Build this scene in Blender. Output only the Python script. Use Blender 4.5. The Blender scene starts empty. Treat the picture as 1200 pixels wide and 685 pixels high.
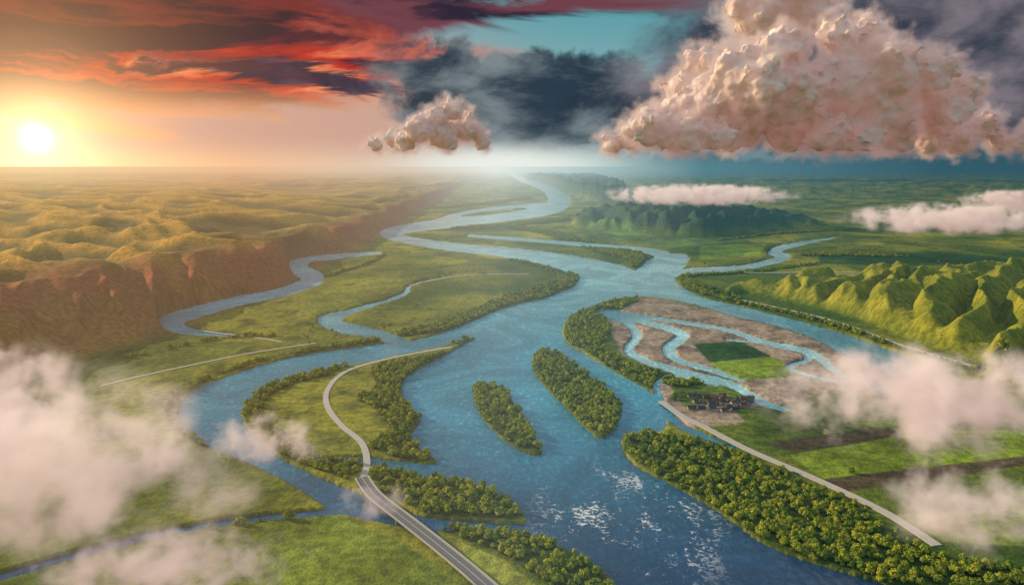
import bpy, bmesh, math, random
import numpy as np
from mathutils import Vector, Matrix
random.seed(7); rng=np.random.default_rng(7)
scene=bpy.context.scene
scene.view_settings.view_transform='Standard'; scene.view_settings.look='None'; scene.view_settings.exposure=0

# ------------------------------------------------------------------ survey chart <-> ground plane
H=300.0; F=857.0; HV=195.0
P=math.atan((342.5-HV)/F); SP,CP=math.sin(P),math.cos(P)
def ray(u,v):
    x=(u-600)/F; y=(342.5-v)/F
    return np.array([x,CP+y*SP,-SP+y*CP])
def G(u,v,z=0.0):
    x=(u-600)/F; y=(342.5-v)/F
    dy=CP+y*SP; dz=-SP+y*CP
    t=(H-z)/(-dz)
    return x*t, dy*t
def at(u,v,dist):
    d=ray(u,v); t=dist/d[1]
    return Vector((d[0]*t,d[1]*t,H+d[2]*t))

# ------------------------------------------------------------------ noise
def _h(ix,iy,iz,seed):
    h=(ix.astype(np.uint32)*np.uint32(374761393)+iy.astype(np.uint32)*np.uint32(668265263)+iz.astype(np.uint32)*np.uint32(2147483647-58)+np.uint32((seed*974634777)&0xffffffff))
    h=(h^(h>>np.uint32(13)))*np.uint32(1274126177)
    h=h^(h>>np.uint32(16)); return h.astype(np.float64)/4294967295.0
def n2(x,y,seed=0):
    ix=np.floor(x).astype(np.int64); iy=np.floor(y).astype(np.int64)
    fx=x-ix; fy=y-iy
    sx=fx*fx*fx*(fx*(fx*6-15)+10); sy=fy*fy*fy*(fy*(fy*6-15)+10)
    z=np.zeros_like(ix)
    def g(ax,ay,dx,dy):
        a=_h(ix+ax,iy+ay,z,seed)*2*np.pi
        return np.cos(a)*dx+np.sin(a)*dy
    a=g(0,0,fx,fy); b=g(1,0,fx-1,fy); c=g(0,1,fx,fy-1); d=g(1,1,fx-1,fy-1)
    return ((a+(b-a)*sx)*(1-sy)+(c+(d-c)*sx)*sy)*1.5
def fbm(x,y,o=4,seed=0,gain=0.5):
    s=0;a=1;t=0
    for i in range(o):
        s=s+a*n2(x*2**i+i*17.3,y*2**i-i*9.1,seed+i); t+=a; a*=gain
    return s/t
def ridged(x,y,o=4,seed=0,gain=0.5,eps=0.0):
    s=0;a=1;t=0
    for i in range(o):
        n=n2(x*2**i+i*7.3,y*2**i-i*5.1,seed+i)
        s=s+a*(1-np.sqrt(n*n+eps)*2); t+=a; a*=gain
    return s/t
def sstep(a,b,x):
    t=np.clip((x-a)/(b-a),0,1); return t*t*(3-2*t)

# ------------------------------------------------------------------ raster chart
SS=2; U0,U1,V0,V1=-60,1260,190,760
RW,RH=(U1-U0)*SS,(V1-V0)*SS
def catmull(pts,closed=False,n=8):
    pts=[np.array(p,float) for p in pts]; N=len(pts); out=[]
    for i in range(N if closed else N-1):
        if closed: p0,p1,p2,p3=[pts[(i+k)%N] for k in(-1,0,1,2)]
        else: p0,p1,p2,p3=pts[max(i-1,0)],pts[i],pts[i+1],pts[min(i+2,N-1)]
        for j in range(n):
            t=j/n
            out.append(0.5*((2*p1)+(-p0+p2)*t+(2*p0-5*p1+4*p2-p3)*t*t+(-p0+3*p1-3*p2+p3)*t**3))
    if not closed: out.append(pts[-1])
    return np.array(out)
def fill(mask,pts,val=1.0,smooth=True):
    q=catmull(pts,True,6) if smooth else np.array(pts,float)
    x=(q[:,0]-U0)*SS; y=(q[:,1]-V0)*SS
    y2=np.roll(y,-1); x2=np.roll(x,-1)
    for r in range(max(0,int(y.min())),min(RH,int(y.max())+2)):
        yy=r+0.5
        m=((y<=yy)&(y2>yy))|((y2<=yy)&(y>yy))
        if not m.any(): continue
        xs=np.sort(x[m]+(yy-y[m])/(y2[m]-y[m])*(x2[m]-x[m]))
        for k in range(0,len(xs)-1,2):
            a=max(0,int(round(xs[k]))); b=min(RW,int(round(xs[k+1])))
            if b>a: mask[r,a:b]=val
def stroke(mask,pts,asp=0.5,val=1.0):
    q=catmull(pts,False,24)
    for u,v,w in q:
        cx=(u-U0)*SS; cy=(v-V0)*SS; rx=max(w*SS/2,0.8); ry=max(rx*asp,0.8)
        a,b=int(cx-rx)-1,int(cx+rx)+2; c,d=int(cy-ry)-1,int(cy+ry)+2
        a,b=max(a,0),min(b,RW); c,d=max(c,0),min(d,RH)
        if a>=b or c>=d: continue
        yy,xx=np.mgrid[c:d,a:b]
        m=((xx-cx)/rx)**2+((yy-cy)/ry)**2<=1
        mask[c:d,a:b][m]=val
def blur(m,r,it=2):
    m=m.copy()
    for _ in range(it):
        for ax in (0,1):
            k=2*r+1
            pad=[(0,0),(0,0)]; pad[ax]=(r+1,r)
            c=np.cumsum(np.pad(m,pad,mode='edge').astype(np.float64),axis=ax)
            if ax==0: m=(c[k:]-c[:-k])/k
            else: m=(c[:,k:]-c[:,:-k])/k
    return m.astype(np.float32)
def samp(m,u,v):
    x=np.clip((u-U0)*SS-0.5,0,RW-1.001); y=np.clip((v-V0)*SS-0.5,0,RH-1.001)
    ix=x.astype(int); iy=y.astype(int); fx=x-ix; fy=y-iy
    return (m[iy,ix]*(1-fx)+m[iy,ix+1]*fx)*(1-fy)+(m[iy+1,ix]*(1-fx)+m[iy+1,ix+1]*fx)*fy
new=lambda: np.zeros((RH,RW),np.float32)

W=new()
fill(W,[(690,316),(672,335),(640,349),(600,358),(560,374),(525,388),(480,400),(462,400),(430,406),(380,412),(330,422),(275,438),(232,455),(212,475),(214,500),(238,520),(280,538),(330,562),(372,588),(390,600),(440,612),(500,624),(550,620),(600,624),(650,640),(690,660),(725,695),(735,790),
 (1300,790),(1180,715),(1060,690),(970,665),(900,640),(850,605),(800,575),(745,545),(728,520),(742,508),(775,506),(780,490),(765,462),(720,435),(690,417),(665,402),(660,382),(680,363),(740,347),
 (800,354),(860,370),(920,385),(970,405),(1010,430),(1015,455),(1060,458),(1085,440),(1060,418),(1010,398),(950,380),(880,362),(822,348),(798,335),(790,325),(808,303),(795,297),(775,300),(768,312),(752,324),(735,320),(720,316)])
island_road=[(558,394),(520,405),(470,415),(420,426),(350,441),(302,460),(284,480),(290,502),(318,522),(360,535),(420,535),(470,541),(512,543),(498,530),(482,512),(492,490),(472,465),(474,445),(495,430),(530,412)]
strip=[(300,505),(350,530),(400,540),(430,545),(500,560),(560,568),(590,585),(618,612),(560,612),(500,606),(450,590),(400,570),(350,548),(318,530)]
I1=[(556,453),(580,450),(600,470),(620,500),(635,530),(618,532),(590,515),(565,490),(556,468)]
I2=[(627,416),(648,412),(690,440),(724,468),(728,488),(715,508),(700,513),(670,485),(640,455),(625,435)]
for p in (island_road,strip,I1,I2): fill(W,p,0.0)
stroke(W,[(594,200,6),(612,210,12),(640,220,18),(656,234,26),(640,246,30),(590,254,26),(535,260,30),(480,267,28),(455,273,22),(478,281,22),(530,289,26),(600,296,32),(660,306,44),(705,318,60),(740,332,60)],0.36)
stroke(W,[(500,264,12),(540,250,10),(590,243,9),(635,240,14)],0.4)
stroke(W,[(550,276,7),(620,281,8),(690,287,9),(740,291,11),(776,298,18),(765,310,20),(750,322,22)],0.5)
stroke(W,[(445,296,7),(395,300,12),(352,307,20),(350,316,26),(368,326,24),(335,341,20),(280,352,22),(230,365,26),(200,377,30),(222,388,16),(275,393,4)],0.5)
stroke(W,[(610,316,2.5),(540,321,3),(485,333,4),(470,346,6),(420,362,9),(384,374,22),(400,383,26),(440,391,20),(470,402,22)],0.5)
stroke(W,[(985,277,3),(925,288,12),(906,295,13),(918,302,14),(870,313,12),(810,317,14),(785,322,16)],0.45)
stroke(W,[(-60,695,18),(40,665,18),(100,648,17),(200,624,15),(300,608,13),(395,600,14)],0.55)
stroke(W,[(702,368,8),(735,378,10),(746,394,10),(737,410,11),(760,424,12),(805,437,13),(855,450,13),(895,472,13),(930,482,6)],0.6)
stroke(W,[(704,365,7),(770,381,11),(800,393,14),(784,408,15),(795,422,11),(835,434,10),(870,446,6)],0.6)
stroke(W,[(712,364,7),(790,376,9),(850,386,9),(900,402,11),(950,413,12),(975,432,13),(1002,446,11)],0.5)
stroke(W,[(850,398,4),(925,405,6),(948,420,9),(925,430,8),(950,440,7),(990,449,9)],0.5)
stroke(W,[(840,452,4),(790,440,5),(770,452,8),(778,475,10),(800,500,12),(860,524,6)],0.7)
Wb=blur(W,2,2)
wide=blur(W,10,2)

RD=new()
ROADS={'island':[(530,408),(500,413),(450,423),(405,437),(384,458),(384,478),(400,500),(424,521),(430,545),(424,566)],
 'bridge':[(424,566),(440,588),(475,616),(520,652),(560,686),(620,740)],
 'highway':[(775,472),(800,490),(830,505),(880,531),(960,566),(1040,605),(1098,643)],
 'valley':[(870,353),(960,374),(1070,411),(1140,432)]}
for k_,w_ in (('island',16),('bridge',34),('highway',20),('valley',8)): stroke(RD,[(a,b,w_) for a,b in ROADS[k_]],0.6)
fill(RD,[(800,460),(885,460),(892,486),(806,490)],1.0)
RV=new(); stroke(RV,[(a,b,44) for a,b in ROADS['valley']],0.5); RV=blur(RV,6,2)
Fm=new()   # forest
clump=[(440,432),(480,420),(556,396),(530,412),(495,430),(474,445),(470,465),(490,490),(480,512),(496,530),(510,541),(470,540),(435,525),(455,505),(440,480),(418,470),(440,455)]
delta_clump=[(662,384),(682,366),(738,350),(746,356),(712,372),(716,392),(706,410),(740,428),(770,438),(765,456),(722,436),(692,416),(667,402)]
rforest=[(730,520),(742,510),(790,515),(860,528),(920,552),(1000,590),(1090,648),(1260,690),(1260,740),(1180,715),(1060,690),(970,665),(900,640),(850,605),(800,575),(747,545)]
sforest=[(318,522),(350,533),(400,541),(430,547),(500,562),(560,570),(590,586),(614,610),(560,610),(500,604),(470,590),(430,572),(380,555),(330,536)]
bforest=[(520,626),(560,622),(600,626),(648,642),(690,664),(722,700),(735,760),(690,760),(650,700),(610,668),(570,645)]
for p in (clump,delta_clump,rforest,sforest,bforest,I1,I2): fill(Fm,p,1.0)
for s in ([(556,397,8),(490,413,14),(420,429,15),(350,445,18),(308,463,20),(296,485,22),(312,510,24),(350,530,20)],
          [(470,396,5),(430,402,6),(330,418,6),(265,437,6),(218,458,8),(200,478,8),(205,502,8),(240,525,7)],
          [(520,286,6),(600,298,12),(660,310,22),(676,322,22),(640,342,24),(600,353,24),(550,372,22),(500,388,18),(470,392,12)],
          [(530,268,5),(590,266,8),(650,276,12),(700,291,22),(740,300,26),(745,310,14)],
          [(560,268,6),(620,262,10),(665,258,8)],
          [(800,322,10),(815,338,20),(870,354,14),(950,374,10),(1060,409,12),(1130,430,16),(1260,462,18)],
          [(795,325,4),(870,320,4),(960,312,3)],
          [(850,440,8),(800,452,14),(770,440,14)],
          [(900,478,5),(850,482,6),(790,468,12)],
          [(500,245,3),(560,240,5),(620,232,4)],
          [(660,330,4),(640,315,5),(600,306,5)],
          [(150,420,4),(260,398,4),(320,395,4)],
          [(375,330,4),(430,310,4),(450,300,3)],
          [(940,300,8),(990,299,8),(1060,301,4)],
          [(840,284,3),(900,276,4),(1000,270,3)],
          [(100,655,4),(200,632,4),(300,614,4),(380,606,4)],
          [(395,380,4),(440,386,5),(465,394,5)]):
    stroke(Fm,s,0.5)
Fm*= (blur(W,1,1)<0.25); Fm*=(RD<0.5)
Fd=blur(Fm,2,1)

# ------------------------------------------------------------------ ground grid
ua=list(np.arange(-40,1241,1.25)); va=list(np.arange(197,700,1.0))
s=3.0; x=-40
left=[];
while x>-3200: x-=s; s*=1.25; left.append(x)
s=3.0; x=1240; right=[]
while x<4400: x+=s; s*=1.25; right.append(x)
ua=np.array(left[::-1]+ua+right)
s=2.0; x=699; low=[]
while x<1500: x+=s; s*=1.2; low.append(x)
va=np.array([195.7,196.2]+va+low)
U,V=np.meshgrid(ua,va); X,Y=G(U,V)
dist=np.sqrt(X*X+Y*Y)
wob=1.3
Uw=U+wob*2*fbm(U/9,V/5,2,3); Vw=V+wob*fbm(U/9,V/5,2,9)*np.clip((V-195)/150,0.2,1)
wat=samp(Wb,Uw,Vw); s0=(0.5-wat)*2
inside=(V<V1-2)&(U>U0+1)&(U<U1-1)
away=1-np.clip(samp(wide,U,V)*2.2,0,1)
z=np.where(s0>0,2.6*np.clip(s0*1.2,0,1),5*np.clip(s0*1.2,-1,0))
roll=fbm(X/420,Y/420,4,21)
z=z+np.where(s0>0,away*np.maximum(roll*10+4*fbm(X/1500,Y/1500,2,5)+1.5,-0.5),0)
# left escarpment and golden upland: long ridges parallel to the valley
fu=[-3200,-400,0,60,200,330,430,500,545,575]; fv=[1500,640,452,428,388,338,286,244,216,203]
foot=np.interp(U,fu,fv)
L=np.log(np.clip(Y,300,None))
gul2=ridged(U/56+V/60,L*5,2,33,0.4,0.003)-0.5
t=(foot-V)/(0.17*(foot-195)+0.1)
plat=sstep(-0.05,1.3,t+gul2*0.36*np.clip(t*2,0,1))
hl=np.interp(U,[-600,0,200,400,500,560,600],[116,104,90,74,60,40,0])
fadeR=np.interp(U,[540,590],[1,0])
hgold=plat*hl*fadeR
back=sstep(0.8,2.0,t)
tt=t+0.8*fbm(U/140,L*2.6,2,44)
par=ridged(tt*0.5,L*1.3,2,43,0.35,0.002)
spur=ridged(U/88+tt*0.6,L*6+tt*0.3,3,47,0.38,0.0008)
hgold=hgold+back*fadeR*((par-0.5)*60+(spur-0.55)*50)
hgold*=np.interp(dist,[15000,60000],[1,0.35])
def region(poly,r):
    m=new(); fill(m,poly,1.0); return samp(blur(m,r,3),U,V)
R1=[(848,343),(900,338),(1000,334),(1100,330),(1260,326),(1262,478),(1200,452),(1140,436),(1070,414),(1010,396),(950,380),(885,360)]
r1=region(R1,10); r1=np.where(U>1240,r1*np.interp(U,[1240,1700],[1,0.3]),r1)
a=math.radians(-38); xr=X*math.cos(a)+Y*math.sin(a); yr=-X*math.sin(a)+Y*math.cos(a)
wx=fbm(X/220,Y/220,3,55)*0.7
sp=ridged(xr/72+wx,yr/700+wx*0.3,2,51,0.25,0.010)
gl=ridged(xr/40+wx,yr/60,2,58,0.5,0.002)
hill1=np.clip(r1*1.6-0.3,0,1)*(12+58*np.clip(sp+0.07,0,1)*(0.85+0.5*fbm(X/260,Y/260,2,57))+5*gl)*(1-np.clip(samp(RV,U,V)*1.3,0,1))
R2=[(672,262),(700,252),(760,250),(830,251),(900,256),(960,262),(900,270),(820,276),(760,272),(700,268)]
r2=region(R2,4); sp2=ridged(U/34+V/30,L*8,2,61,0.5,0.003)
hill2=np.clip(r2*2.0-0.2,0,1)*(35+80*sp2)*np.interp(U,[680,730,860,960],[0.5,1,0.9,0.3])
R3=[(615,208),(650,207),(700,210),(720,220),(735,232),(700,234),(665,226),(635,218)]
r3=region(R3,3); hill3=np.clip(r3*2-0.2,0,1)*(70+90*ridged(U/24,L*7,2,71,0.5,0.003))
R4=[(730,212),(900,209),(1100,212),(1260,216),(1260,230),(1050,228),(850,228)]
r4=region(R4,3); hill4=r4*(30+50*ridged(U/50,L*6,2,75,0.5,0.003))
hills=hgold+hill1+hill2+hill3+hill4
near_w=np.clip(1-samp(blur(W,2,2),U,V)*3,0,1)
z=z+hills*near_w
z=np.where(~inside&(V>V1-2),np.maximum(z,2.0),z)
# colour of the ground (albedo)
col=np.zeros(U.shape+(3,))
nz=fbm(X/260,Y/260,5,81); nz2=fbm(X/60,Y/60,4,82); nz3=fbm(X/1400,Y/1400,3,83)
gA=np.array([0.075,0.125,0.018]); gB=np.array([0.28,0.27,0.035]); gC=np.array([0.04,0.07,0.016])
k=np.clip(0.42+nz*1.9+nz3*0.5,0,1)[...,None]
col[:]=gA*(1-k)+gB*k
k=np.clip(nz2*2.2-0.2+0.6*nz3,0,1)[...,None]*0.85; col=col*(1-k)+gC*k
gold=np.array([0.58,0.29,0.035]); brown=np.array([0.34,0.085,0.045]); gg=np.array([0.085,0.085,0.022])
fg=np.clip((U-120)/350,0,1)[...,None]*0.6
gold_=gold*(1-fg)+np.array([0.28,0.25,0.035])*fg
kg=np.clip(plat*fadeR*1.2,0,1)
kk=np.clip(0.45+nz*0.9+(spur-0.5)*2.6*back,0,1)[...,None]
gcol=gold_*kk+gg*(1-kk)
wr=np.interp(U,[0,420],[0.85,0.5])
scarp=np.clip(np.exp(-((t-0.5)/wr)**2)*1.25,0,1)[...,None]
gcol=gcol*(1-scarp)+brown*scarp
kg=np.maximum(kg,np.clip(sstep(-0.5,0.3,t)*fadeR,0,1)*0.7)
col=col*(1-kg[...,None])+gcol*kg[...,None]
k=np.clip(hill1/18,0,1)[...,None]; hk=np.clip(0.5+nz2*1.2,0,1)[...,None]
col=col*(1-k)+(np.array([0.34,0.31,0.035])*hk+np.array([0.17,0.19,0.02])*(1-hk))*k
k=np.clip((hill2+hill3)/40,0,1)[...,None]; col=col*(1-k)+np.array([0.05,0.09,0.055])*k
S=new(); fill(S,[(700,366),(742,349),(800,357),(860,372),(920,387),(968,407),(1008,432),(1010,456),(960,462),(900,490),(840,500),(790,500),(768,470),(765,450),(790,440),(735,420),(718,395)])
sd=samp(blur(S,2,2),Uw,Vw)
sn=np.clip(0.6+fbm(X/45,Y/45,4,91)*1.5,0,1)[...,None]
sand=np.array([0.46,0.33,0.26])*sn+np.array([0.20,0.135,0.11])*(1-sn)
col=col*(1-sd[...,None])+sand*sd[...,None]
fv_=np.clip(1+0.7*nz2+0.9*nz,0.35,1.8)[...,None]
def field(poly,c,r=1,rows=0.0):
    global col
    m=new(); fill(m,poly,1.0,False); f=samp(blur(m,1,1),U+fbm(U/14,V/14,2,12)*1.5,V)[...,None]
    cc=np.array(c)*fv_; col=col*(1-f)+cc*f
DG=(0.035,0.085,0.02); BG=(0.22,0.29,0.03); BR=(0.10,0.075,0.045); MG=(0.12,0.165,0.025); YG=(0.28,0.29,0.05)
field([(812,404),(868,401),(905,419),(832,426)],DG)
field([(832,426),(905,419),(945,441),(858,448)],BG)
field([(780,445),(850,440),(880,470),(800,478)],MG)
field([(860,482),(960,468),(1080,470),(1260,475),(1260,505),(1090,508),(1010,503),(895,520)],MG)
field([(895,522),(1010,505),(1080,511),(935,534)],BR)
field([(925,536),(1080,512),(1260,506),(1260,538),(965,563)],BG)
field([(965,564),(1260,539),(1260,549),(985,578)],BR)
field([(988,579),(1260,550),(1260,600),(1050,604)],MG)
field([(1050,605),(1260,601),(1260,650),(1110,640)],BG)
field([(240,612),(395,605),(470,640),(540,690),(400,760),(60,760),(60,690)],(0.15,0.19,0.028))
field([(60,440),(170,402),(300,402),(250,428),(120,448)],MG)
field([(540,640),(590,660),(640,700),(600,760),(560,700)],YG)
field([(330,380),(380,350),(430,330),(480,322),(470,338),(400,362),(360,374)],(0.18,0.19,0.03))
field([(820,290),(900,286),(890,300),(820,306)],BG)
field([(960,300),(1100,296),(1200,304),(1200,312),(960,312)],DG)
field([(680,262),(760,276),(860,284),(800,292),(700,280)],(0.13,0.21,0.05))
mud=np.clip(1-np.abs(s0-0.25)*2.4,0,1)[...,None]*0.6
col=col*(1-mud)+np.array([0.14,0.115,0.07])*mud
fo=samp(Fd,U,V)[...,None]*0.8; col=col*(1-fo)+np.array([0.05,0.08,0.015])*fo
col=np.clip(col,0.01,0.8)
patch=np.clip(1-hills/6,0,1)*(1-sd)*(1-samp(Fd,U,V))*np.clip((dist-900)/1500,0.1,1)
nr,nc=U.shape
def ground_z(u,v):
    i=np.clip(np.searchsorted(va,v)-1,0,nr-2); j=np.clip(np.searchsorted(ua,u)-1,0,nc-2)
    fy=np.clip((v-va[i])/(va[i+1]-va[i]),0,1); fx=np.clip((u-ua[j])/(ua[j+1]-ua[j]),0,1)
    return (z[i,j]*(1-fx)+z[i,j+1]*fx)*(1-fy)+(z[i+1,j]*(1-fx)+z[i+1,j+1]*fx)*fy
def grid_mesh(name,X,Y,Z):
    nr,nc=X.shape
    me=bpy.data.meshes.new(name); co=np.stack([X,Y,Z],-1).reshape(-1,3).astype(np.float32)
    i=np.arange(nr*nc).reshape(nr,nc)
    q=np.stack([i[1:,:-1],i[1:,1:],i[:-1,1:],i[:-1,:-1]],-1).reshape(-1,4)
    me.vertices.add(len(co)); me.vertices.foreach_set('co',co.ravel())
    me.loops.add(q.size); me.loops.foreach_set('vertex_index',q.ravel().astype(np.int32))
    me.polygons.add(len(q)); me.polygons.foreach_set('loop_start',(np.arange(len(q))*4).astype(np.int32))
    me.polygons.foreach_set('use_smooth',np.ones(len(q),bool))
    me.update(calc_edges=True); return me
def link(name,me,mat=None,parent=None):
    o=bpy.data.objects.new(name,me); scene.collection.objects.link(o)
    if mat: me.materials.append(mat)
    if parent: o.parent=parent
    return o

# ------------------------------------------------------------------ node helper
class N:
    def __init__(s,nt): s.nt=nt; s.k=nt.nodes; s.l=nt.links
    def put(s,sock,v):
        if v is None: return
        if hasattr(v,'is_linked') or hasattr(v,'links'): s.l.new(v,sock)
        else: sock.default_value=v
    def m(s,op,a,b=None,c=None,clamp=False):
        n=s.k.new('ShaderNodeMath'); n.operation=op; n.use_clamp=clamp
        for i,v in enumerate((a,b,c)): s.put(n.inputs[i],v)
        return n.outputs[0]
    def vm(s,op,a,b=None,c=None):
        n=s.k.new('ShaderNodeVectorMath'); n.operation=op
        for i,v in enumerate((a,b,c)):
            if v is not None: s.put(n.inputs[i],v)
        return n.outputs['Value'] if op in('LENGTH','DOT_PRODUCT','DISTANCE') else n.outputs[0]
    def scale(s,a,f):
        n=s.k.new('ShaderNodeVectorMath'); n.operation='SCALE'; s.put(n.inputs[0],a); s.put(n.inputs['Scale'],f); return n.outputs[0]
    def noise(s,vec,scale,detail=4,rough=0.55,dist=0.0,col=False,dim='3D'):
        n=s.k.new('ShaderNodeTexNoise'); n.noise_dimensions=dim; s.put(n.inputs['Vector'],vec)
        n.inputs['Scale'].default_value=scale; n.inputs['Detail'].default_value=detail; n.inputs['Roughness'].default_value=rough; n.inputs['Distortion'].default_value=dist
        return n.outputs['Color' if col else 'Fac']
    def mix(s,f,a,b,mode='MIX'):
        n=s.k.new('ShaderNodeMix'); n.data_type='RGBA'; n.blend_type=mode
        c=lambda v:(tuple(v)+(1,)) if isinstance(v,(tuple,list)) and len(v)==3 else v
        s.put(n.inputs[0],f); s.put(n.inputs[6],c(a)); s.put(n.inputs[7],c(b)); return n.outputs[2]
    def ss(s,x,a,b,c=0.0,d=1.0):
        n=s.k.new('ShaderNodeMapRange'); n.interpolation_type='SMOOTHSTEP'
        s.put(n.inputs[0],x); n.inputs[1].default_value=a;n.inputs[2].default_value=b;n.inputs[3].default_value=c;n.inputs[4].default_value=d
        return n.outputs[0]
    def ramp(s,f,stops):
        n=s.k.new('ShaderNodeValToRGB'); s.put(n.inputs[0],f); cr=n.color_ramp
        while len(cr.elements)<len(stops): cr.elements.new(0.5)
        for e,(p_,c_) in zip(cr.elements,stops): e.position=p_; e.color=tuple(c_)+(1,)
        return n.outputs[0]
    def bump(s,h,st,d=1.0,nrm=None):
        n=s.k.new('ShaderNodeBump'); s.put(n.inputs['Height'],h); n.inputs['Strength'].default_value=st; n.inputs['Distance'].default_value=d
        if nrm: s.put(n.inputs['Normal'],nrm)
        return n.outputs[0]
def material(name):
    m=bpy.data.materials.new(name); m.use_nodes=True; nt=m.node_tree
    for n in list(nt.nodes): nt.nodes.remove(n)
    out=nt.nodes.new('ShaderNodeOutputMaterial'); return m,N(nt),out
def principled(h,out,col,rough=0.8,nrm=None,spec=0.3):
    b=h.k.new('ShaderNodeBsdfPrincipled')
    if isinstance(col,tuple): col=col+(1,) if len(col)==3 else col
    h.put(b.inputs['Base Color'],col); h.put(b.inputs['Roughness'],rough); b.inputs['Specular IOR Level'].default_value=spec
    if nrm: h.put(b.inputs['Normal'],nrm)
    h.l.new(b.outputs[0],out.inputs[0]); return b
def pos(h): return h.k.new('ShaderNodeNewGeometry').outputs['Position']
def simple(name,c,rough=0.8,var=0.3,sc=0.5):
    m,h,o=material(name); p=pos(h); n=h.noise(p,sc,4)
    cc=h.mix(n,tuple(x*(1-var) for x in c),tuple(x*(1+var) for x in c)); principled(h,o,cc,rough); return m
def air_colour(h,az):
    return h.ramp(h.m('DIVIDE',h.m('ADD',az,60.0),120.0,clamp=True),
      [(0.0,(0.78,0.36,0.13)),(0.14,(1.0,0.56,0.24)),(0.225,(1.0,0.72,0.38)),(0.33,(0.90,0.54,0.31)),(0.43,(0.74,0.61,0.48)),(0.49,(0.82,0.88,0.82)),(0.54,(0.50,0.66,0.65)),(0.62,(0.10,0.24,0.29)),(0.75,(0.035,0.11,0.15)),(1.0,(0.025,0.08,0.11))])

# ground material
mg,h,o=material('grassland'); p=pos(h)
at_=h.k.new('ShaderNodeAttribute'); at_.attribute_name='albedo'
pa=h.k.new('ShaderNodeAttribute'); pa.attribute_name='patch'
sc=h.vm('MULTIPLY',p,(2.0,1.5,2.0))
vo=h.k.new('ShaderNodeTexVoronoi'); vo.voronoi_dimensions='2D'; vo.distance='CHEBYCHEV'; h.put(vo.inputs['Vector'],sc); vo.inputs['Scale'].default_value=0.0021
sepc=h.k.new('ShaderNodeSeparateColor'); h.l.new(vo.outputs['Color'],sepc.inputs[0])
fcol=h.mix(sepc.outputs[0],(0.45,0.6,0.6),(1.6,1.4,1.1))
base=at_.outputs['Color']
n1=h.noise(p,0.09,5,0.65,dim='2D'); n2_=h.noise(p,0.5,3,0.6,dim='2D')
c1=h.mix(h.m('MULTIPLY',pa.outputs['Fac'],0.75),base,h.mix(1.0,base,fcol,'MULTIPLY'))
c2=h.mix(1.0,c1,h.mix(h.ss(n1,0.3,0.7),(0.6,0.66,0.62),(1.34,1.28,1.1)),'MULTIPLY')
c3=h.mix(1.0,c2,h.mix(h.ss(n2_,0.3,0.7),(0.78,0.8,0.8),(1.2,1.18,1.15)),'MULTIPLY')
principled(h,o,c3,0.95,h.bump(h.m('ADD',n1,h.m('MULTIPLY',n2_,0.3)),0.55,4.0),0.1)
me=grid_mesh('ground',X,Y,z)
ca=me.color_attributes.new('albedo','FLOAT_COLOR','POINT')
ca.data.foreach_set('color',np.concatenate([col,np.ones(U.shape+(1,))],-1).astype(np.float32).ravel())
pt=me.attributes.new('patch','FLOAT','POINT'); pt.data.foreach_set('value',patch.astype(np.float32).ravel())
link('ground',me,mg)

# water
mw,h,o=material('river_water'); p=pos(h)
w1=h.noise(h.vm('MULTIPLY',p,(1,0.6,1)),0.16,5,0.65,0.4,dim='2D'); w2=h.noise(p,0.03,3,0.5,dim='2D'); w3=h.noise(p,0.006,4,0.6,1.0,dim='2D')
fcx,fcy=G(735,605)
dd=h.vm('LENGTH',h.vm('MULTIPLY',h.vm('SUBTRACT',p,(fcx,fcy,0)),(1/105,1/145,0)))
foamn=h.noise(h.vm('MULTIPLY',p,(0.8,0.9,1)),0.24,8,0.76,0.35,dim='2D'); foaml=h.noise(h.vm('MULTIPLY',p,(1,0.45,1)),0.028,3,dim='2D')
foam=h.m('MULTIPLY',h.ss(h.m('ADD',foamn,h.m('MULTIPLY',foaml,0.7)),0.95,1.04),h.ss(dd,1.0,0.35))
foam=h.m('MAXIMUM',foam,h.m('MULTIPLY',h.ss(foamn,0.70,0.78),0.4))
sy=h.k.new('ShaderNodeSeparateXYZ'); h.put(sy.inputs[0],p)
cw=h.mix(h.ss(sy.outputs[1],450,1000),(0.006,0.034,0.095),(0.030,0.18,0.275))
cw=h.mix(h.ss(sy.outputs[1],1000,2200),cw,(0.22,0.43,0.49))  # paler with distance: reflected sky sheen put into the water colour
dcx,dcy=G(840,412)
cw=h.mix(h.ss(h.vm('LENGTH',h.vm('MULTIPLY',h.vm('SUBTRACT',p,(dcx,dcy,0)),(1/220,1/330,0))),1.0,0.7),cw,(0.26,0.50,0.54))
cw=h.mix(h.ss(w3,0.35,0.7),cw,h.mix(1.0,cw,(1.8,1.7,1.6),'MULTIPLY'))
cw=h.mix(h.ss(w1,0.5,0.72),cw,h.mix(1.0,cw,(2.0,1.75,1.5),'MULTIPLY'))
cw=h.mix(foam,cw,(0.80,0.78,0.77))
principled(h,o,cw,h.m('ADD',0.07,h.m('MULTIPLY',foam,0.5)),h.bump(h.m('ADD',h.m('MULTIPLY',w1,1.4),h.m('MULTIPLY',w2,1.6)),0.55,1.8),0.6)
bm=bmesh.new(); vs=[bm.verts.new(c) for c in ((-60000,-600,0),(60000,-600,0),(60000,60000,0),(-60000,60000,0))]; bm.faces.new(vs)
me=bpy.data.meshes.new('river_water'); bm.to_mesh(me); link('river_water',me,mw)

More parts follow.
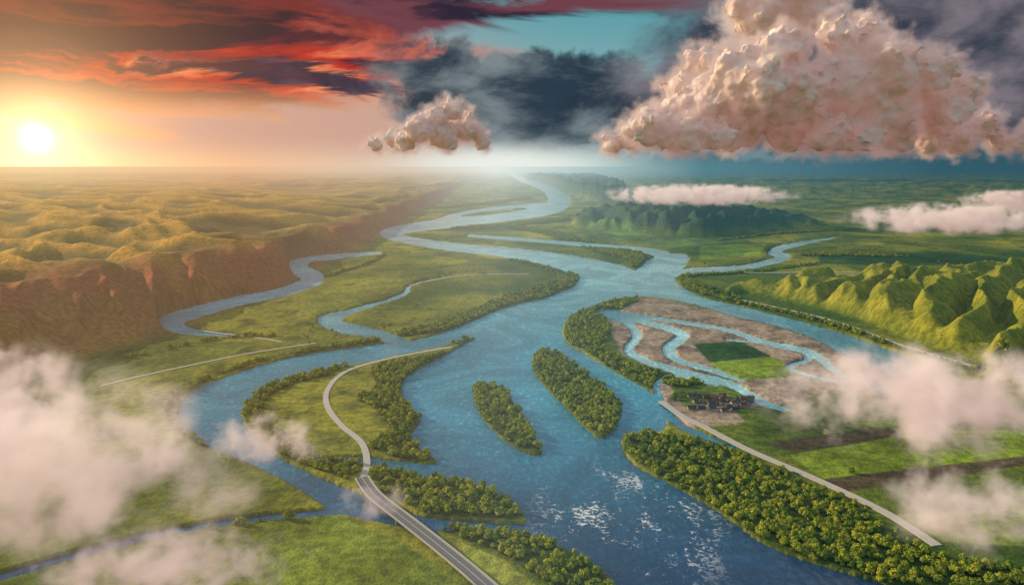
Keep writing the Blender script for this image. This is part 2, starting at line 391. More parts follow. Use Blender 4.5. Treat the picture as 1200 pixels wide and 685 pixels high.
# ------------------------------------------------------------------ trees
mf,h,o=material('foliage'); p=pos(h); oi=h.k.new('ShaderNodeObjectInfo')
cr=h.mix(oi.outputs['Random'],(0.10,0.18,0.018),(0.44,0.43,0.035))
cr=h.mix(h.ss(h.noise(p,0.35,2),0.35,0.65),h.mix(1.0,cr,(0.65,0.7,0.6),'MULTIPLY'),h.mix(1.0,cr,(1.3,1.25,1.1),'MULTIPLY'))
b=principled(h,o,cr,0.8,None,0.15)
mb=simple('bark',(0.09,0.065,0.045))
def tree_proto(i):
    r=random.Random(i+11); bm=bmesh.new()
    hgt=r.uniform(7,10); cr_=r.uniform(4.0,5.8)
    def limb(a,b_,r0,r1,n=6):
        a=Vector(a);b_=Vector(b_); d=(b_-a).normalized(); q=d.to_track_quat('Z','Y').to_matrix()
        ra=[bm.verts.new(a+q@Vector((r0*math.cos(k*6.283/n),r0*math.sin(k*6.283/n),0))) for k in range(n)]
        rb=[bm.verts.new(b_+q@Vector((r1*math.cos(k*6.283/n),r1*math.sin(k*6.283/n),0))) for k in range(n)]
        for k in range(n):
            f=bm.faces.new((ra[k],ra[(k+1)%n],rb[(k+1)%n],rb[k])); f.material_index=1
    limb((0,0,-1.5),(0,0,hgt*.45),.45,.28)
    lobes=[]
    for k in range(6):
        an=k*6.283/6+r.uniform(-.4,.4); rr=cr_*r.uniform(.35,.6); zz=hgt*r.uniform(.42,.68)
        c=Vector((math.cos(an)*rr,math.sin(an)*rr,zz)); limb((0,0,hgt*.35),c,.2,.06,4); lobes.append((c,cr_*r.uniform(.38,.55)))
    lobes.append((Vector((r.uniform(-.6,.6),r.uniform(-.6,.6),hgt*.8)),cr_*.5))
    for c,R in lobes:
        m=bmesh.ops.create_icosphere(bm,subdivisions=1,radius=R*.72,matrix=Matrix.Translation(c))
        for v in m['verts']: v.co=c+(v.co-c)*r.uniform(.75,1.15)
        for k in range(34):
            d=Vector((r.gauss(0,1),r.gauss(0,1),r.gauss(0.25,1))).normalized()
            q=c+d*R*r.uniform(.75,1.12); s_=r.uniform(.45,.95)
            n_=(d+Vector((r.uniform(-.7,.7),r.uniform(-.7,.7),r.uniform(-.3,.9)))).normalized()
            t1=n_.orthogonal().normalized(); t2=n_.cross(t1)
            vs=[bm.verts.new(q+t1*s_*math.cos(a_)*r.uniform(.7,1.2)+t2*s_*math.sin(a_)*r.uniform(.7,1.2)) for a_ in (0,1.4,2.9,4.5)]
            bm.faces.new(vs)
    me=bpy.data.meshes.new('broadleaf_tree'); bm.to_mesh(me); bm.free(); me.materials.append(mf); me.materials.append(mb)
    return bpy.data.objects.new('broadleaf_tree',me)
tc=bpy.data.collections.new('tree_kinds')
for i in range(6): tc.objects.link(tree_proto(i))
def scatter(mask_fn,vmin,vmax,umin,umax,spacing,minpx,dens=1.0):
    pts=[];sc=[]
    for v in np.arange(vmin,vmax,1.0):
        us=np.arange(umin,umax,1.0); vv=np.full_like(us,v)
        m=mask_fn(us,vv)
        if m.max()<=0: continue
        x0,y0=G(us,vv-0.5); x1,y1=G(us,vv+0.5); mpx=(G(601,v)[0]-G(600,v)[0]); A=mpx*abs(y0-y1)
        scl=max(1.0,minpx*mpx/10.0); lam=A/(spacing*scl)**2*m*dens
        n=rng.poisson(lam); idx=np.repeat(np.arange(len(us)),n)
        if len(idx)==0: continue
        uu=us[idx]+rng.uniform(-.5,.5,len(idx)); v2=v+rng.uniform(-.5,.5,len(idx))
        x,y=G(uu,v2); zz=ground_z(uu,v2); ok=zz>0.8
        pts.append(np.stack([x,y,zz],-1)[ok]); sc.append(scl*rng.uniform(.5,1.3,len(idx))[ok])
    return np.concatenate(pts),np.concatenate(sc)
def named(ng):
    def na(nm,tp):
        q=ng.nodes.new('GeometryNodeInputNamedAttribute'); q.data_type=tp; q.inputs['Name'].default_value=nm; return q.outputs['Attribute']
    return na
def gn(name):
    ng=bpy.data.node_groups.new(name,'GeometryNodeTree')
    ng.interface.new_socket('Geometry',in_out='INPUT',socket_type='NodeSocketGeometry'); ng.interface.new_socket('Geometry',in_out='OUTPUT',socket_type='NodeSocketGeometry')
    return ng,ng.nodes.new('NodeGroupInput'),ng.nodes.new('NodeGroupOutput')
def instancer(name,pts,sc,coll):
    me=bpy.data.meshes.new(name); n=len(pts); me.vertices.add(n); me.vertices.foreach_set('co',pts.astype(np.float32).ravel())
    a=me.attributes.new('sc','FLOAT','POINT'); a.data.foreach_set('value',sc.astype(np.float32))
    a=me.attributes.new('rz','FLOAT','POINT'); a.data.foreach_set('value',rng.uniform(0,6.28,n).astype(np.float32))
    a=me.attributes.new('id_k','INT','POINT'); a.data.foreach_set('value',rng.integers(0,6,n).astype(np.int32))
    ob=link(name,me)
    ng,gi,go=gn(name); na=named(ng); ip=ng.nodes.new('GeometryNodeInstanceOnPoints')
    ci=ng.nodes.new('GeometryNodeCollectionInfo'); ci.inputs['Collection'].default_value=coll; ci.inputs['Separate Children'].default_value=True; ci.inputs['Reset Children'].default_value=True
    cx=ng.nodes.new('ShaderNodeCombineXYZ'); ng.links.new(na('rz','FLOAT'),cx.inputs[2])
    ng.links.new(gi.outputs[0],ip.inputs['Points']); ng.links.new(ci.outputs[0],ip.inputs['Instance']); ip.inputs['Pick Instance'].default_value=True
    ng.links.new(na('id_k','INT'),ip.inputs['Instance Index']); ng.links.new(cx.outputs[0],ip.inputs['Rotation']); ng.links.new(na('sc','FLOAT'),ip.inputs['Scale'])
    ng.links.new(ip.outputs[0],go.inputs[0])
    md=ob.modifiers.new('scatter','NODES'); md.node_group=ng; return ob
pts,sc=scatter(lambda u,v:(samp(Fm,u+4*n2(u/9,v/5,5),v)>0.5)*np.clip(0.85+0.9*n2(u/16,v/9,7),0.15,1.2),225,758,-55,1255,5.0,2.2)
print('forest',len(pts)); instancer('riverside_forest',pts,sc*0.70,tc)
def scrub(u,v):
    x,y=G(u,v); n=fbm(x/350,y/350,3,101)
    on=np.clip(1-samp(Wb,u,v)*4,0,1)*(1-samp(S,u,v))*(samp(RD,u,v)<0.1)
    upl=(v<np.interp(u,fu,fv))&(u<570)
    return (np.clip(n*3-0.8,0,1)*on*0.04*(v>250)+on*0.0006)*(1-upl)
pts,sc=scatter(scrub,235,740,-55,1255,6.4,2.0)
print('scrub',len(pts)); instancer('scattered_trees',pts,sc*0.6,tc)

# ------------------------------------------------------------------ roads
masph=simple('asphalt',(0.16,0.15,0.145),0.85,0.2,0.3); mpale=simple('gravel_road',(0.50,0.45,0.38),0.9,0.15,0.2)
mpaint=simple('road_paint',(0.8,0.8,0.78),0.6,0.05); mconc=simple('concrete',(0.42,0.41,0.39),0.8,0.15)
def path3(pts,lift,minz=None,n=10):
    q=catmull([(a,b) for a,b in pts],False,n); x,y=G(q[:,0],q[:,1]); zz=ground_z(q[:,0],q[:,1])
    zz=np.maximum(zz,minz if minz is not None else 1.0)
    k=np.ones(5)/5; zz=np.convolve(np.pad(zz,2,mode='edge'),k,'valid')
    return np.stack([x,y,zz+lift],-1)
def ribbon(c,off0,off1,dz=0.0,thick=0.0):
    d=np.gradient(c,axis=0)[:,:2]; d/=np.linalg.norm(d,axis=1)[:,None]+1e-9; nrm=np.stack([d[:,1],-d[:,0]],-1)
    a=c.copy(); b=c.copy(); a[:,:2]+=nrm*off0; b[:,:2]+=nrm*off1; a[:,2]+=dz; b[:,2]+=dz
    bm=bmesh.new()
    def row(p): return [bm.verts.new(q) for q in p]
    if thick:
        a2=a.copy(); b2=b.copy(); a2[:,2]-=thick; b2[:,2]-=thick
        A,B,A2,B2=row(a),row(b),row(a2),row(b2)
        for i in range(len(A)-1):
            for s1,s2 in ((A,B),(B,B2),(B2,A2),(A2,A)): bm.faces.new((s1[i],s1[i+1],s2[i+1],s2[i]))
        bm.faces.new((A[0],B[0],B2[0],A2[0])); bm.faces.new((A[-1],A2[-1],B2[-1],B[-1]))
    else:
        A,B=row(a),row(b)
        for i in range(len(A)-1): bm.faces.new((A[i],A[i+1],B[i+1],B[i]))
    bmesh.ops.recalc_face_normals(bm,faces=bm.faces)
    me=bpy.data.meshes.new('r'); bm.to_mesh(me); bm.free(); return me
def empty(name,loc=(0,0,0)):
    e=bpy.data.objects.new(name,None); e.location=loc; scene.collection.objects.link(e); return e
def road(name,pts,w,mat,lift=0.35,minz=None,n=10):
    c=path3(pts,lift,minz,n); e=empty(name)
    link('carriageway',ribbon(c,-w/2,w/2,0,0.8),mat,e)
    return c,e
def bridge(name,pts,w):
    c=path3(pts,0.6,6.0,14); e=empty(name)
    link('deck',ribbon(c,-w/2,w/2,0,1.0),mconc,e); link('asphalt_surface',ribbon(c,-w/2+.6,w/2-.6,0.03),masph,e)
    link('centre_line',ribbon(c,-.15,.15,.05),mpaint,e); link('lane_line_a',ribbon(c,-w/2+1.0,-w/2+1.25,.05),mpaint,e); link('lane_line_b',ribbon(c,w/2-1.25,w/2-1.0,.05),mpaint,e)
    link('parapet_a',ribbon(c,-w/2,-w/2+.4,1.1,1.3),mconc,e); link('parapet_b',ribbon(c,w/2-.4,w/2,1.1,1.3),mconc,e)
    bm=bmesh.new()
    acc=0
    for i in range(1,len(c)-1):
        acc+=np.linalg.norm(c[i]-c[i-1])
        if acc>22:
            acc=0
            for s_ in (-w*.3,w*.3):
                d=c[i+1]-c[i-1]; d/=np.linalg.norm(d); q=c[i][:2]+np.array([d[1],-d[0]])*s_
                hh=c[i][2]-1+6
                bmesh.ops.create_cone(bm,cap_ends=True,segments=10,radius1=1.1,radius2=.8,depth=hh,matrix=Matrix.Translation((q[0],q[1],c[i][2]-1-hh/2)))
    me=bpy.data.meshes.new('piers'); bm.to_mesh(me); link('piers',me,mconc,e)
road('island_road',ROADS['island'],7,mpale,0.5,2.2)
bridge('road_bridge',ROADS['bridge'],13)
road('highway',ROADS['highway'],9,mpale,0.6,2.6)
road('valley_road',ROADS['valley'],6,mpale,0.8,3)
road('country_road',[(810,319),(900,321),(1000,321),(1100,322),(1250,323)],12,mpale,1.0,3)
road('farm_track',[(118,454),(170,441),(240,426),(300,414),(370,404)],5,mpale,0.6)
road('farm_track',[(235,388),(300,397),(330,402)],5,mpale,0.6)
road('farm_track',[(480,335),(540,326),(620,322)],8,mpale,0.6)

# ------------------------------------------------------------------ village houses
mwall=[simple('plaster_wall',(0.40,0.37,0.32)),simple('brick_wall',(0.24,0.14,0.10)),simple('stone_wall',(0.3,0.28,0.26))]
mroof=[simple('dark_roof',(0.05,0.045,0.045)),simple('tile_roof',(0.13,0.06,0.045)),simple('slate_roof',(0.07,0.075,0.09))]
mglass=simple('window_glass',(0.03,0.04,0.05),0.2)
def box(bm,x0,x1,y0,y1,z0,z1):
    v=[bm.verts.new(c) for c in ((x0,y0,z0),(x1,y0,z0),(x1,y1,z0),(x0,y1,z0),(x0,y0,z1),(x1,y0,z1),(x1,y1,z1),(x0,y1,z1))]
    for f in ((3,2,1,0),(4,5,6,7),(0,1,5,4),(1,2,6,5),(2,3,7,6),(3,0,4,7)): bm.faces.new([v[i] for i in f])
def tomesh(bm,n): me=bpy.data.meshes.new(n); bm.to_mesh(me); bm.free(); return me
def house(u,v,i):
    r=random.Random(i); x,y=G(u,v); zz=float(ground_z(np.array(u),np.array(v)))
    e=empty('village_house',(x,y,max(zz,1.5)-.3)); e.rotation_euler=(0,0,r.uniform(-.5,.5)+(1.57 if r.random()<.4 else 0)); e.scale=(.8,.8,.8)
    L_,D,hh,rh=r.uniform(8,13),r.uniform(6,8),r.uniform(2.8,4.4),r.uniform(2.2,3.2)
    bm=bmesh.new(); box(bm,-L_/2,L_/2,-D/2,D/2,0,hh)
    for sx in(-L_/2+.003,L_/2-.003):
        bm.faces.new([bm.verts.new(c) for c in((sx,-D/2,hh),(sx,D/2,hh),(sx,0,hh+rh))])
    link('walls',tomesh(bm,'walls'),r.choice(mwall),e)
    bm=bmesh.new(); o_=.6
    for s_ in(-1,1):
        a=[(-L_/2-o_,s_*(D/2+o_),hh-.5),(L_/2+o_,s_*(D/2+o_),hh-.5),(L_/2+o_,0,hh+rh+.1),(-L_/2-o_,0,hh+rh+.1)]
        vs=[bm.verts.new(c) for c in a]; v2=[bm.verts.new((c[0],c[1],c[2]+.25)) for c in a]
        bm.faces.new(vs[::-1]); bm.faces.new(v2)
        for k in range(4): bm.faces.new((vs[k],vs[(k+1)%4],v2[(k+1)%4],v2[k]))
    link('roof',tomesh(bm,'roof'),r.choice(mroof),e)
    bm=bmesh.new(); box(bm,L_*.2,L_*.2+.9,.6,1.5,hh+.5,hh+rh+1.3); link('chimney',tomesh(bm,'chimney'),mwall[1],e)
    bm=bmesh.new()
    for k in range(4):
        xx=-L_/2+L_*(k+.5)/4
        for s_ in(-1,1):
            if k==1 and s_==-1: continue
            box(bm,xx-.55,xx+.55,s_*D/2-.04,s_*D/2+.04,1.0,2.3)
    link('windows',tomesh(bm,'windows'),mglass,e)
    bm=bmesh.new(); xx=-L_/2+L_*1.5/4; box(bm,xx-.5,xx+.5,-D/2-.05,-D/2+.03,0,2.1); link('door',tomesh(bm,'door'),mroof[1],e)
r=random.Random(4); k=0; placed=[]
while k<32:
    u=r.uniform(810,880); v=r.uniform(466,484)
    if any(abs(u-a)<8 and abs(v-b)<4 for a,b in placed):
        if r.random()<.985: continue
    placed.append((u,v)); house(u,v,k); k+=1

# ------------------------------------------------------------------ cumulus towers (dense core + wispy vapour mantle)
mc,h,o=material('cumulus_cloud'); p=pos(h)
nb=h.noise(p,0.006,5,0.6)
d=h.k.new('ShaderNodeBsdfDiffuse'); d.inputs[0].default_value=(0.97,0.80,0.71,1); h.put(d.inputs['Normal'],h.bump(nb,0.3,60))
tr=h.k.new('ShaderNodeBsdfTranslucent'); tr.inputs[0].default_value=(0.98,0.60,0.48,1)
mx=h.k.new('ShaderNodeMixShader'); mx.inputs[0].default_value=0.05; h.l.new(d.outputs[0],mx.inputs[1]); h.l.new(tr.outputs[0],mx.inputs[2])
h.l.new(mx.outputs[0],o.inputs[0])
def vap_mat(name,emc,ems,colr,step):
    m,h,o=material(name)
    at2=h.k.new('ShaderNodeAttribute'); at2.attribute_name='density'; dn=at2.outputs['Fac']
    pv=h.k.new('ShaderNodeVolumePrincipled'); pv.inputs['Color'].default_value=colr+(1,); pv.inputs['Density Attribute'].default_value=''; h.put(pv.inputs['Density'],dn)
    pv.inputs['Emission Color'].default_value=emc+(1,); h.put(pv.inputs['Emission Strength'],h.m('MULTIPLY',dn,ems))  # self-glow added in place of light scattered within the cloud
    h.l.new(pv.outputs[0],o.inputs['Volume']); m.cycles.volume_step_rate=step; return m
mfz=vap_mat('cumulus_vapour',(0.66,0.35,0.29),0.34,(1.0,0.88,0.82),3.0)
def ico(sub):
    bm=bmesh.new(); bmesh.ops.create_icosphere(bm,subdivisions=sub,radius=1); v=np.array([q.co[:] for q in bm.verts]); f=np.array([[w.index for w in q.verts] for q in bm.faces]); bm.free(); return v,f
ICO={s_:ico(s_) for s_ in(2,3)}
def cumulus(blobs,D,base_v,seed,kids=14,gk=4,vox=1.2,cell=(30,12,5.5),fuzz=17.0,vs_=2.4,st=0.33,squash=0.92,den=0.12):
    r=random.Random(seed); S_=[]; name='cumulus_cloud'
    ppm=D/F
    for u,v,rp in blobs:
        c=at(u,v,D*(1+r.uniform(-.05,.05))); R=rp*ppm; S_.append((c,R,3))
        for _ in range(kids):
            d=Vector((r.gauss(0,1),r.gauss(-.3,1),r.gauss(.35,.8))).normalized(); c2=c+d*R*r.uniform(.7,.92); R2=R*r.uniform(.3,.5); S_.append((c2,R2,2))
            for _ in range(gk):
                d2=(Vector((r.gauss(0,1),r.gauss(-.3,1),r.gauss(.3,1))).normalized()+d*.6).normalized(); S_.append((c2+d2*R2*r.uniform(.7,.95),R2*r.uniform(.35,.5),2))
    bz=at(u,base_v,D)[2]
    vv=[];ff=[];o_=0
    for c,R,s_ in S_:
        v,f=ICO[s_]; q=v*R*np.array([1,1,squash])+np.array(c[:])
        if q[:,2].max()<bz: continue
        vv.append(q); ff.append(f+o_); o_+=len(q)
    co=np.concatenate(vv); fa=np.concatenate(ff)
    low=co[:,2]<bz; co[low,2]=bz+(co[low,2]-bz)*.12
    e=empty(name); nm='core'
    me=bpy.data.meshes.new(nm); me.vertices.add(len(co)); me.vertices.foreach_set('co',co.astype(np.float32).ravel())
    me.loops.add(fa.size); me.loops.foreach_set('vertex_index',fa.ravel().astype(np.int32)); me.polygons.add(len(fa)); me.polygons.foreach_set('loop_start',(np.arange(len(fa))*3).astype(np.int32))
    me.update(calc_edges=True); ob=link(nm,me,mc,e)
    rm=ob.modifiers.new('union','REMESH'); rm.mode='VOXEL'; rm.voxel_size=vox*ppm; rm.use_smooth_shade=True
    for k,cpx in enumerate(cell):
        tx=bpy.data.textures.new(nm+'_billow','VORONOI'); tx.noise_scale=cpx*ppm; tx.noise_intensity=1.0
        dm=ob.modifiers.new('billow','DISPLACE'); dm.texture=tx; dm.texture_coords='GLOBAL'; dm.direction='NORMAL'; dm.mid_level=0.35; dm.strength=-cpx*ppm*st
    sm=ob.modifiers.new('soft','SMOOTH'); sm.iterations=3
    lo=co.min(0)-fuzz*ppm*1.3; hi=co.max(0)+fuzz*ppm*1.3
    m2=bpy.data.meshes.new('vapour'); ob2=link('vapour',m2,mfz,e)
    ng,gi,go=gn('vapour'); hh=N(ng)
    P_=ng.nodes.new('GeometryNodeInputPosition').outputs[0]
    oi=ng.nodes.new('GeometryNodeObjectInfo'); oi.inputs['Object'].default_value=ob
    px=ng.nodes.new('GeometryNodeProximity'); px.target_element='FACES'; ng.links.new(oi.outputs['Geometry'],px.inputs[0])
    n=hh.noise(P_,1/(13*ppm),5,0.6,0.0)
    d_=hh.m('SUBTRACT',hh.m('MULTIPLY',hh.m('SUBTRACT',n,0.36),3.2),hh.m('DIVIDE',px.outputs['Distance'],fuzz*ppm))
    d_=hh.m('MULTIPLY',hh.m('MINIMUM',hh.m('MAXIMUM',d_,0.0),0.6),den/ppm)
    vc=ng.nodes.new('GeometryNodeVolumeCube'); hh.put(vc.inputs['Density'],d_)
    vc.inputs['Min'].default_value=tuple(lo); vc.inputs['Max'].default_value=tuple(hi)
    for ax,nmx in enumerate('XYZ'): vc.inputs['Resolution '+nmx].default_value=int(min(300,max(24,(hi[ax]-lo[ax])/(vs_*ppm))))
    smn=ng.nodes.new('GeometryNodeSetMaterial'); smn.inputs['Material'].default_value=mfz
    ng.links.new(vc.outputs[0],smn.inputs[0]); ng.links.new(smn.outputs[0],go.inputs[0])
    md=ob2.modifiers.new('cloud','NODES'); md.node_group=ng
cumulus([(760,150,22),(790,135,24),(800,105,24),(830,85,28),(835,120,34),(880,100,42),(905,70,32),(925,110,40),(960,125,36),(990,100,40),(1010,62,36),(1040,85,34),(1070,110,36),(1085,85,24),(1110,125,28),(1030,130,34),(870,145,30),(980,45,20),(1130,105,20),(1150,150,18),(740,162,16),(715,170,12),(800,160,24),(920,158,26),(970,160,24),(1010,160,24),(1050,160,24),(1090,162,20),(1125,164,18),(840,162,20),(1170,166,14),(1200,164,16)],14000,178,3)
cumulus([(440,170,9),(460,162,11),(490,153,15),(510,141,16),(530,129,13),(545,150,18),(475,168,12),(520,160,17),(565,166,12)],18000,177,5,kids=12,gk=3,vox=1.0,cell=(14,6,3),fuzz=13,vs_=1.6,st=0.32)
cumulus([(885,15,26),(905,35,24),(925,5,30),(950,22,26),(900,-15,30)],22000,70,8,kids=12,gk=4,vox=1.5,cell=(22,10,5),fuzz=20)

# ------------------------------------------------------------------ low drifting clouds (voxel density grids)
mv=vap_mat('cloud_vapour',(1.0,0.66,0.54),0.38,(0.99,0.95,0.92),3.0)
def puff(name,u,v,alt,ru,rv,dens,seed,nsc=1.0,res=72):
    dirr=ray(u,v); t=(H-alt)/(-dirr[2]); c=Vector((dirr[0]*t,dirr[1]*t,alt)); ppm=t/F
    rx=ru*ppm; rz=rv*ppm; ry=rx*.5
    me=bpy.data.meshes.new(name); ob=link(name,me); ob.location=c
    ng,gi,go=gn(name); h=N(ng)
    P_=ng.nodes.new('GeometryNodeInputPosition').outputs[0]
    ln=h.vm('LENGTH',h.vm('DIVIDE',P_,(rx,ry,rz)))
    n=h.noise(h.vm('ADD',P_,(seed*313.0,seed*71.0,0)),nsc/(rz*0.95),7,0.66,0.2)
    d_=h.m('ADD',h.m('SUBTRACT',1.0,ln),h.m('MULTIPLY',h.m('SUBTRACT',n,0.57),5.4))
    d_=h.m('MULTIPLY',h.m('MINIMUM',h.m('MAXIMUM',d_,0.0),1.2),dens/rz*8)
    mr=ng.nodes.new('ShaderNodeMapRange'); mr.interpolation_type='SMOOTHSTEP'; h.put(mr.inputs[0],ln); mr.inputs[1].default_value=1.0; mr.inputs[2].default_value=0.55; mr.inputs[3].default_value=0; mr.inputs[4].default_value=1
    d_=h.m('MULTIPLY',d_,mr.outputs[0])
    vc=ng.nodes.new('GeometryNodeVolumeCube'); h.put(vc.inputs['Density'],d_)
    vc.inputs['Min'].default_value=(-rx,-ry,-rz); vc.inputs['Max'].default_value=(rx,ry,rz)
    vc.inputs['Resolution X'].default_value=int(res*1.6); vc.inputs['Resolution Y'].default_value=res; vc.inputs['Resolution Z'].default_value=int(res*.8)
    smn=ng.nodes.new('GeometryNodeSetMaterial'); smn.inputs['Material'].default_value=mv
    ng.links.new(vc.outputs[0],smn.inputs[0]); ng.links.new(smn.outputs[0],go.inputs[0])
    me.materials.append(mv)
    md=ob.modifiers.new('cloud','NODES'); md.node_group=ng; return ob
puff('low_cloud',80,545,150,280,135,.42,1,1.7,120)
puff('low_cloud',-10,470,150,160,90,.7,2,1.5,90)
puff('low_cloud',310,515,90,90,42,.25,3)
puff('low_cloud',190,665,100,200,48,.25,4)
puff('low_cloud',440,585,60,60,30,.15,5,1,48)
puff('low_cloud',1080,465,100,220,75,.6,6,1.3,110)
puff('low_cloud',1150,580,120,140,85,.4,7,1.2,90)
puff('low_cloud',1110,256,140,140,22,.6,9,1.2)
puff('low_cloud',820,228,160,130,15,.6,10,1.2)
puff('low_cloud',1175,235,180,60,17,.6,11,1.2,48)

# haze layer: absorbing air with emission painted in for scattered light (warm to the west, cool to the east)
mh,h,o=material('haze_air'); p=pos(h); sx=h.k.new('ShaderNodeSeparateXYZ'); h.put(sx.inputs[0],p)
azp=h.m('MULTIPLY',h.m('ARCTAN2',sx.outputs[0],sx.outputs[1]),57.2958)
DEN=1/12500
ab=h.k.new('ShaderNodeVolumeAbsorption'); ab.inputs[0].default_value=(0,0,0,1); ab.inputs['Density'].default_value=DEN
em=h.k.new('ShaderNodeEmission'); h.put(em.inputs[0],air_colour(h,azp)); em.inputs[1].default_value=DEN*0.95
ad=h.k.new('ShaderNodeAddShader'); h.l.new(ab.outputs[0],ad.inputs[0]); h.l.new(em.outputs[0],ad.inputs[1]); h.l.new(ad.outputs[0],o.inputs['Volume'])
mh.cycles.volume_step_rate=2.0
bm=bmesh.new(); box(bm,-90000,90000,-3000,120000,-30,270); link('haze_air',tomesh(bm,'haze_air'),mh)

# ------------------------------------------------------------------ sky + sun
SAZ,SEL=-66.0,19.0
w=bpy.data.worlds.new('World'); scene.world=w; w.use_nodes=True; nt=w.node_tree
w.cycles.sampling_method='NONE'
for n in list(nt.nodes): nt.nodes.remove(n)
h=N(nt); out=nt.nodes.new('ShaderNodeOutputWorld'); bg=nt.nodes.new('ShaderNodeBackground')
sky=nt.nodes.new('ShaderNodeTexSky'); sky.sky_type='NISHITA'; sky.sun_disc=False; sky.sun_elevation=math.radians(SEL); sky.sun_rotation=math.radians(SAZ)
dirn=h.vm('NORMALIZE',nt.nodes.new('ShaderNodeTexCoord').outputs['Generated'])
sx=nt.nodes.new('ShaderNodeSeparateXYZ'); h.put(sx.inputs[0],dirn)
az=h.m('MULTIPLY',h.m('ARCTAN2',sx.outputs[0],sx.outputs[1]),57.2958); el=h.m('MULTIPLY',h.m('ARCSINE',sx.outputs[2]),57.2958)
cb=nt.nodes.new('ShaderNodeCombineXYZ'); h.put(cb.inputs[0],az); h.put(cb.inputs[1],el); Q=cb.outputs[0]
nA=h.noise(h.vm('MULTIPLY',Q,(0.06,0.24,1)),1.0,5,0.62,0.6,col=True,dim='2D')
nB=h.noise(h.vm('MULTIPLY',Q,(0.22,0.32,1)),1.0,5,0.62,0.3,col=True,dim='2D')
nS=h.noise(h.vm('MULTIPLY',h.vm('ADD',Q,h.scale(nA,3.0)),(0.05,0.42,1)),1.0,6,0.58,0.3,dim='2D')
nC=h.noise(h.vm('MULTIPLY',Q,(0.13,0.28,1)),1.0,7,0.60,0.2,dim='2D')
QA=h.vm('ADD',Q,h.vm('MULTIPLY',h.vm('SUBTRACT',nA,(.5,.5,.5)),(20,7,0)))
QB=h.vm('ADD',Q,h.vm('MULTIPLY',h.vm('SUBTRACT',nB,(.5,.5,.5)),(7,5,0)))
def azel(u,v):
    d=ray(u,v); d=d/np.linalg.norm(d); return math.degrees(math.atan2(d[0],d[1])),math.degrees(math.asin(d[2]))
def blob(q,u,v,ru,rv,a=0.4,b=1.2,rot=0):
    A,E_=azel(u,v); dq=h.vm('SUBTRACT',q,(A,E_,0))
    if rot:
        vr=nt.nodes.new('ShaderNodeVectorRotate'); vr.rotation_type='Z_AXIS'; h.put(vr.inputs['Vector'],dq); vr.inputs['Angle'].default_value=math.radians(rot); dq=vr.outputs[0]
    return h.ss(h.vm('LENGTH',h.vm('MULTIPLY',dq,(14.5/ru,14.5/rv,0))),b,a)
nis=h.scale(sky.outputs[0],0.09)
grad=h.mix(h.ss(el,0,14),(0.35,0.5,0.5),(0.05,0.33,0.38)); grad=h.mix(h.ss(el,14,60),grad,(0.20,0.42,0.62))
c=h.mix(0.8,nis,grad)
c=h.mix(h.m('MULTIPLY',h.ss(az,6,-12),h.ss(el,13,3)),c,(0.60,0.36,0.28))
sa,se=azel(43,162); sd_=Vector((math.sin(math.radians(sa))*math.cos(math.radians(se)),math.cos(math.radians(sa))*math.cos(math.radians(se)),math.sin(math.radians(se))))
ang=h.m('MULTIPLY',h.m('ARCCOSINE',h.m('MINIMUM',h.vm('DOT_PRODUCT',dirn,tuple(sd_)),0.99999)),57.2958)
g1=h.m('EXPONENT',h.m('MULTIPLY',ang,-1/6.5)); g2=h.m('EXPONENT',h.m('MULTIPLY',ang,-1/2.4)); g3=h.ss(ang,1.3,0.1)
red=h.mix(h.ss(nS,0.40,0.54),(0.022,0.012,0.035),(0.48,0.030,0.022))
red=h.mix(h.m('MULTIPLY',h.ss(nS,0.53,0.64),0.9),red,(0.95,0.26,0.11))
red=h.mix(h.ss(el,6.5,2.5),red,(0.90,0.42,0.20))
c=h.mix(blob(QA,100,50,390,85,0.75,1.05),c,red)
c=h.mix(blob(QA,430,40,200,24,0.4,1.05,5),c,h.mix(h.ss(nS,0.42,0.55),(0.16,0.03,0.04),(0.66,0.13,0.08)))
dk=h.mix(h.ss(nC,0.35,0.7),(0.015,0.018,0.045),(0.065,0.055,0.09))
c=h.mix(blob(QA,345,90,180,20,0.5,1.0,6),c,dk)
c=h.mix(blob(QA,200,70,200,9,0.2,1.0,4),c,(0.06,0.02,0.04))
c=h.mix(blob(QA,480,2,440,26,0.4,1.1,-1),c,h.mix(h.ss(nS,0.44,0.60),(0.022,0.018,0.04),(0.16,0.05,0.07)))
c=h.mix(blob(QA,100,4,330,34,0.5,1.05),c,h.mix(h.ss(nS,0.45,0.6),(0.02,0.012,0.03),(0.16,0.025,0.03)))
st=h.mix(h.ss(nC,0.32,0.70),(0.022,0.045,0.07),(0.20,0.25,0.27))
c=h.mix(blob(QB,620,125,165,62,0.75,1.05),c,st)
c=h.mix(blob(QB,570,82,150,30,0.55,1.05),c,st)
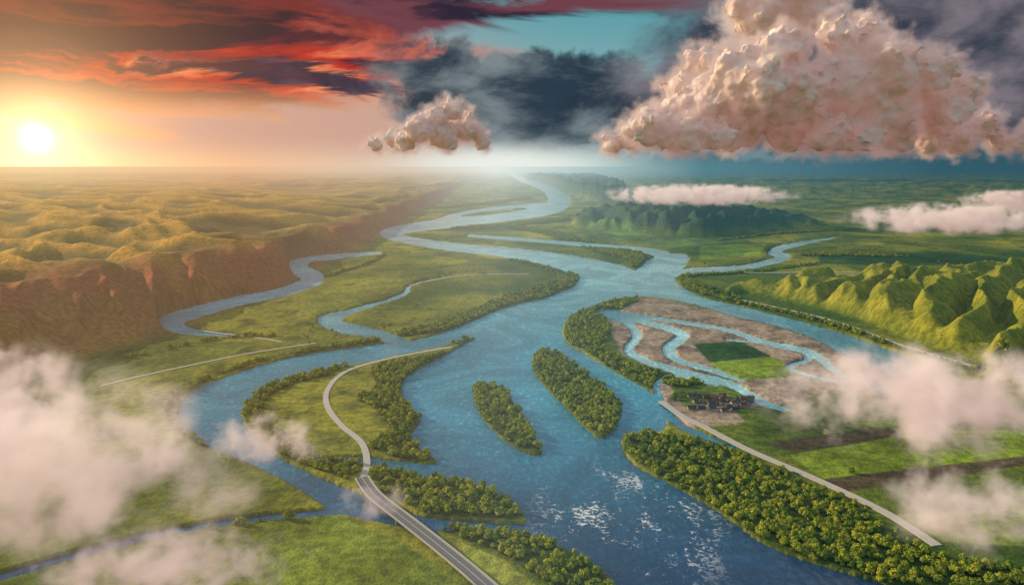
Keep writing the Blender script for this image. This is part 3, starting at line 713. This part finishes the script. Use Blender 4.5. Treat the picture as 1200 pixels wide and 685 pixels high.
c=h.mix(blob(QB,770,120,130,42,0.5,1.1),c,h.mix(1.0,st,(0.8,0.8,0.85),'MULTIPLY'))
c=h.mix(blob(QB,1070,90,310,110,0.75,1.05),c,h.mix(h.ss(nC,0.3,0.72),(0.035,0.048,0.075),(0.22,0.19,0.22)))
c=h.mix(blob(QB,905,20,60,50,0.4,1.15),c,(0.75,0.62,0.52))
c=h.mix(h.m('MULTIPLY',h.ss(az,2,14),h.ss(el,2.4,1.2)),c,(0.03,0.09,0.125))
c=h.mix(h.m('MULTIPLY',blob(QB,880,176,330,9,0.0,1.1),0.8),c,(0.40,0.40,0.42))
c=h.mix(h.m('MULTIPLY',h.ss(el,3.0,0.1),h.ss(el,3.5,-0.5)),c,h.scale(air_colour(h,az),0.95))
c=h.mix(blob(Q,590,194,160,28,0.0,1.1),c,(0.82,0.86,0.80))
c=h.mix(h.ss(el,17,26),c,h.mix(h.ss(nC,0.35,0.65),(0.20,0.40,0.58),(0.52,0.55,0.60)))
for gg_,colr,am in((g1,(1.0,0.46,0.14),0.7),(g2,(1.0,0.80,0.42),1.2),(g3,(1,0.95,0.8),1.0)):
    c=h.vm('ADD',c,h.scale(colr,h.m('MULTIPLY',gg_,am)))
h.put(bg.inputs[0],c); bg.inputs[1].default_value=1.0; nt.links.new(bg.outputs[0],out.inputs[0])
sun=bpy.data.lights.new('sun','SUN'); sun.energy=5.0; sun.angle=math.radians(0.5); sun.color=(1.0,0.78,0.50)
so=bpy.data.objects.new('sun',sun); scene.collection.objects.link(so)
sv=Vector((math.sin(math.radians(SAZ))*math.cos(math.radians(SEL)),math.cos(math.radians(SAZ))*math.cos(math.radians(SEL)),math.sin(math.radians(SEL))))
so.rotation_euler=sv.to_track_quat('Z','Y').to_euler()

cam=bpy.data.cameras.new('camera'); cam.sensor_width=36; cam.lens=36*F/1200; cam.clip_start=1; cam.clip_end=2e6
co_=bpy.data.objects.new('camera',cam); scene.collection.objects.link(co_); co_.location=(0,0,H); co_.rotation_euler=(math.radians(90)-P,0,0); scene.camera=co_
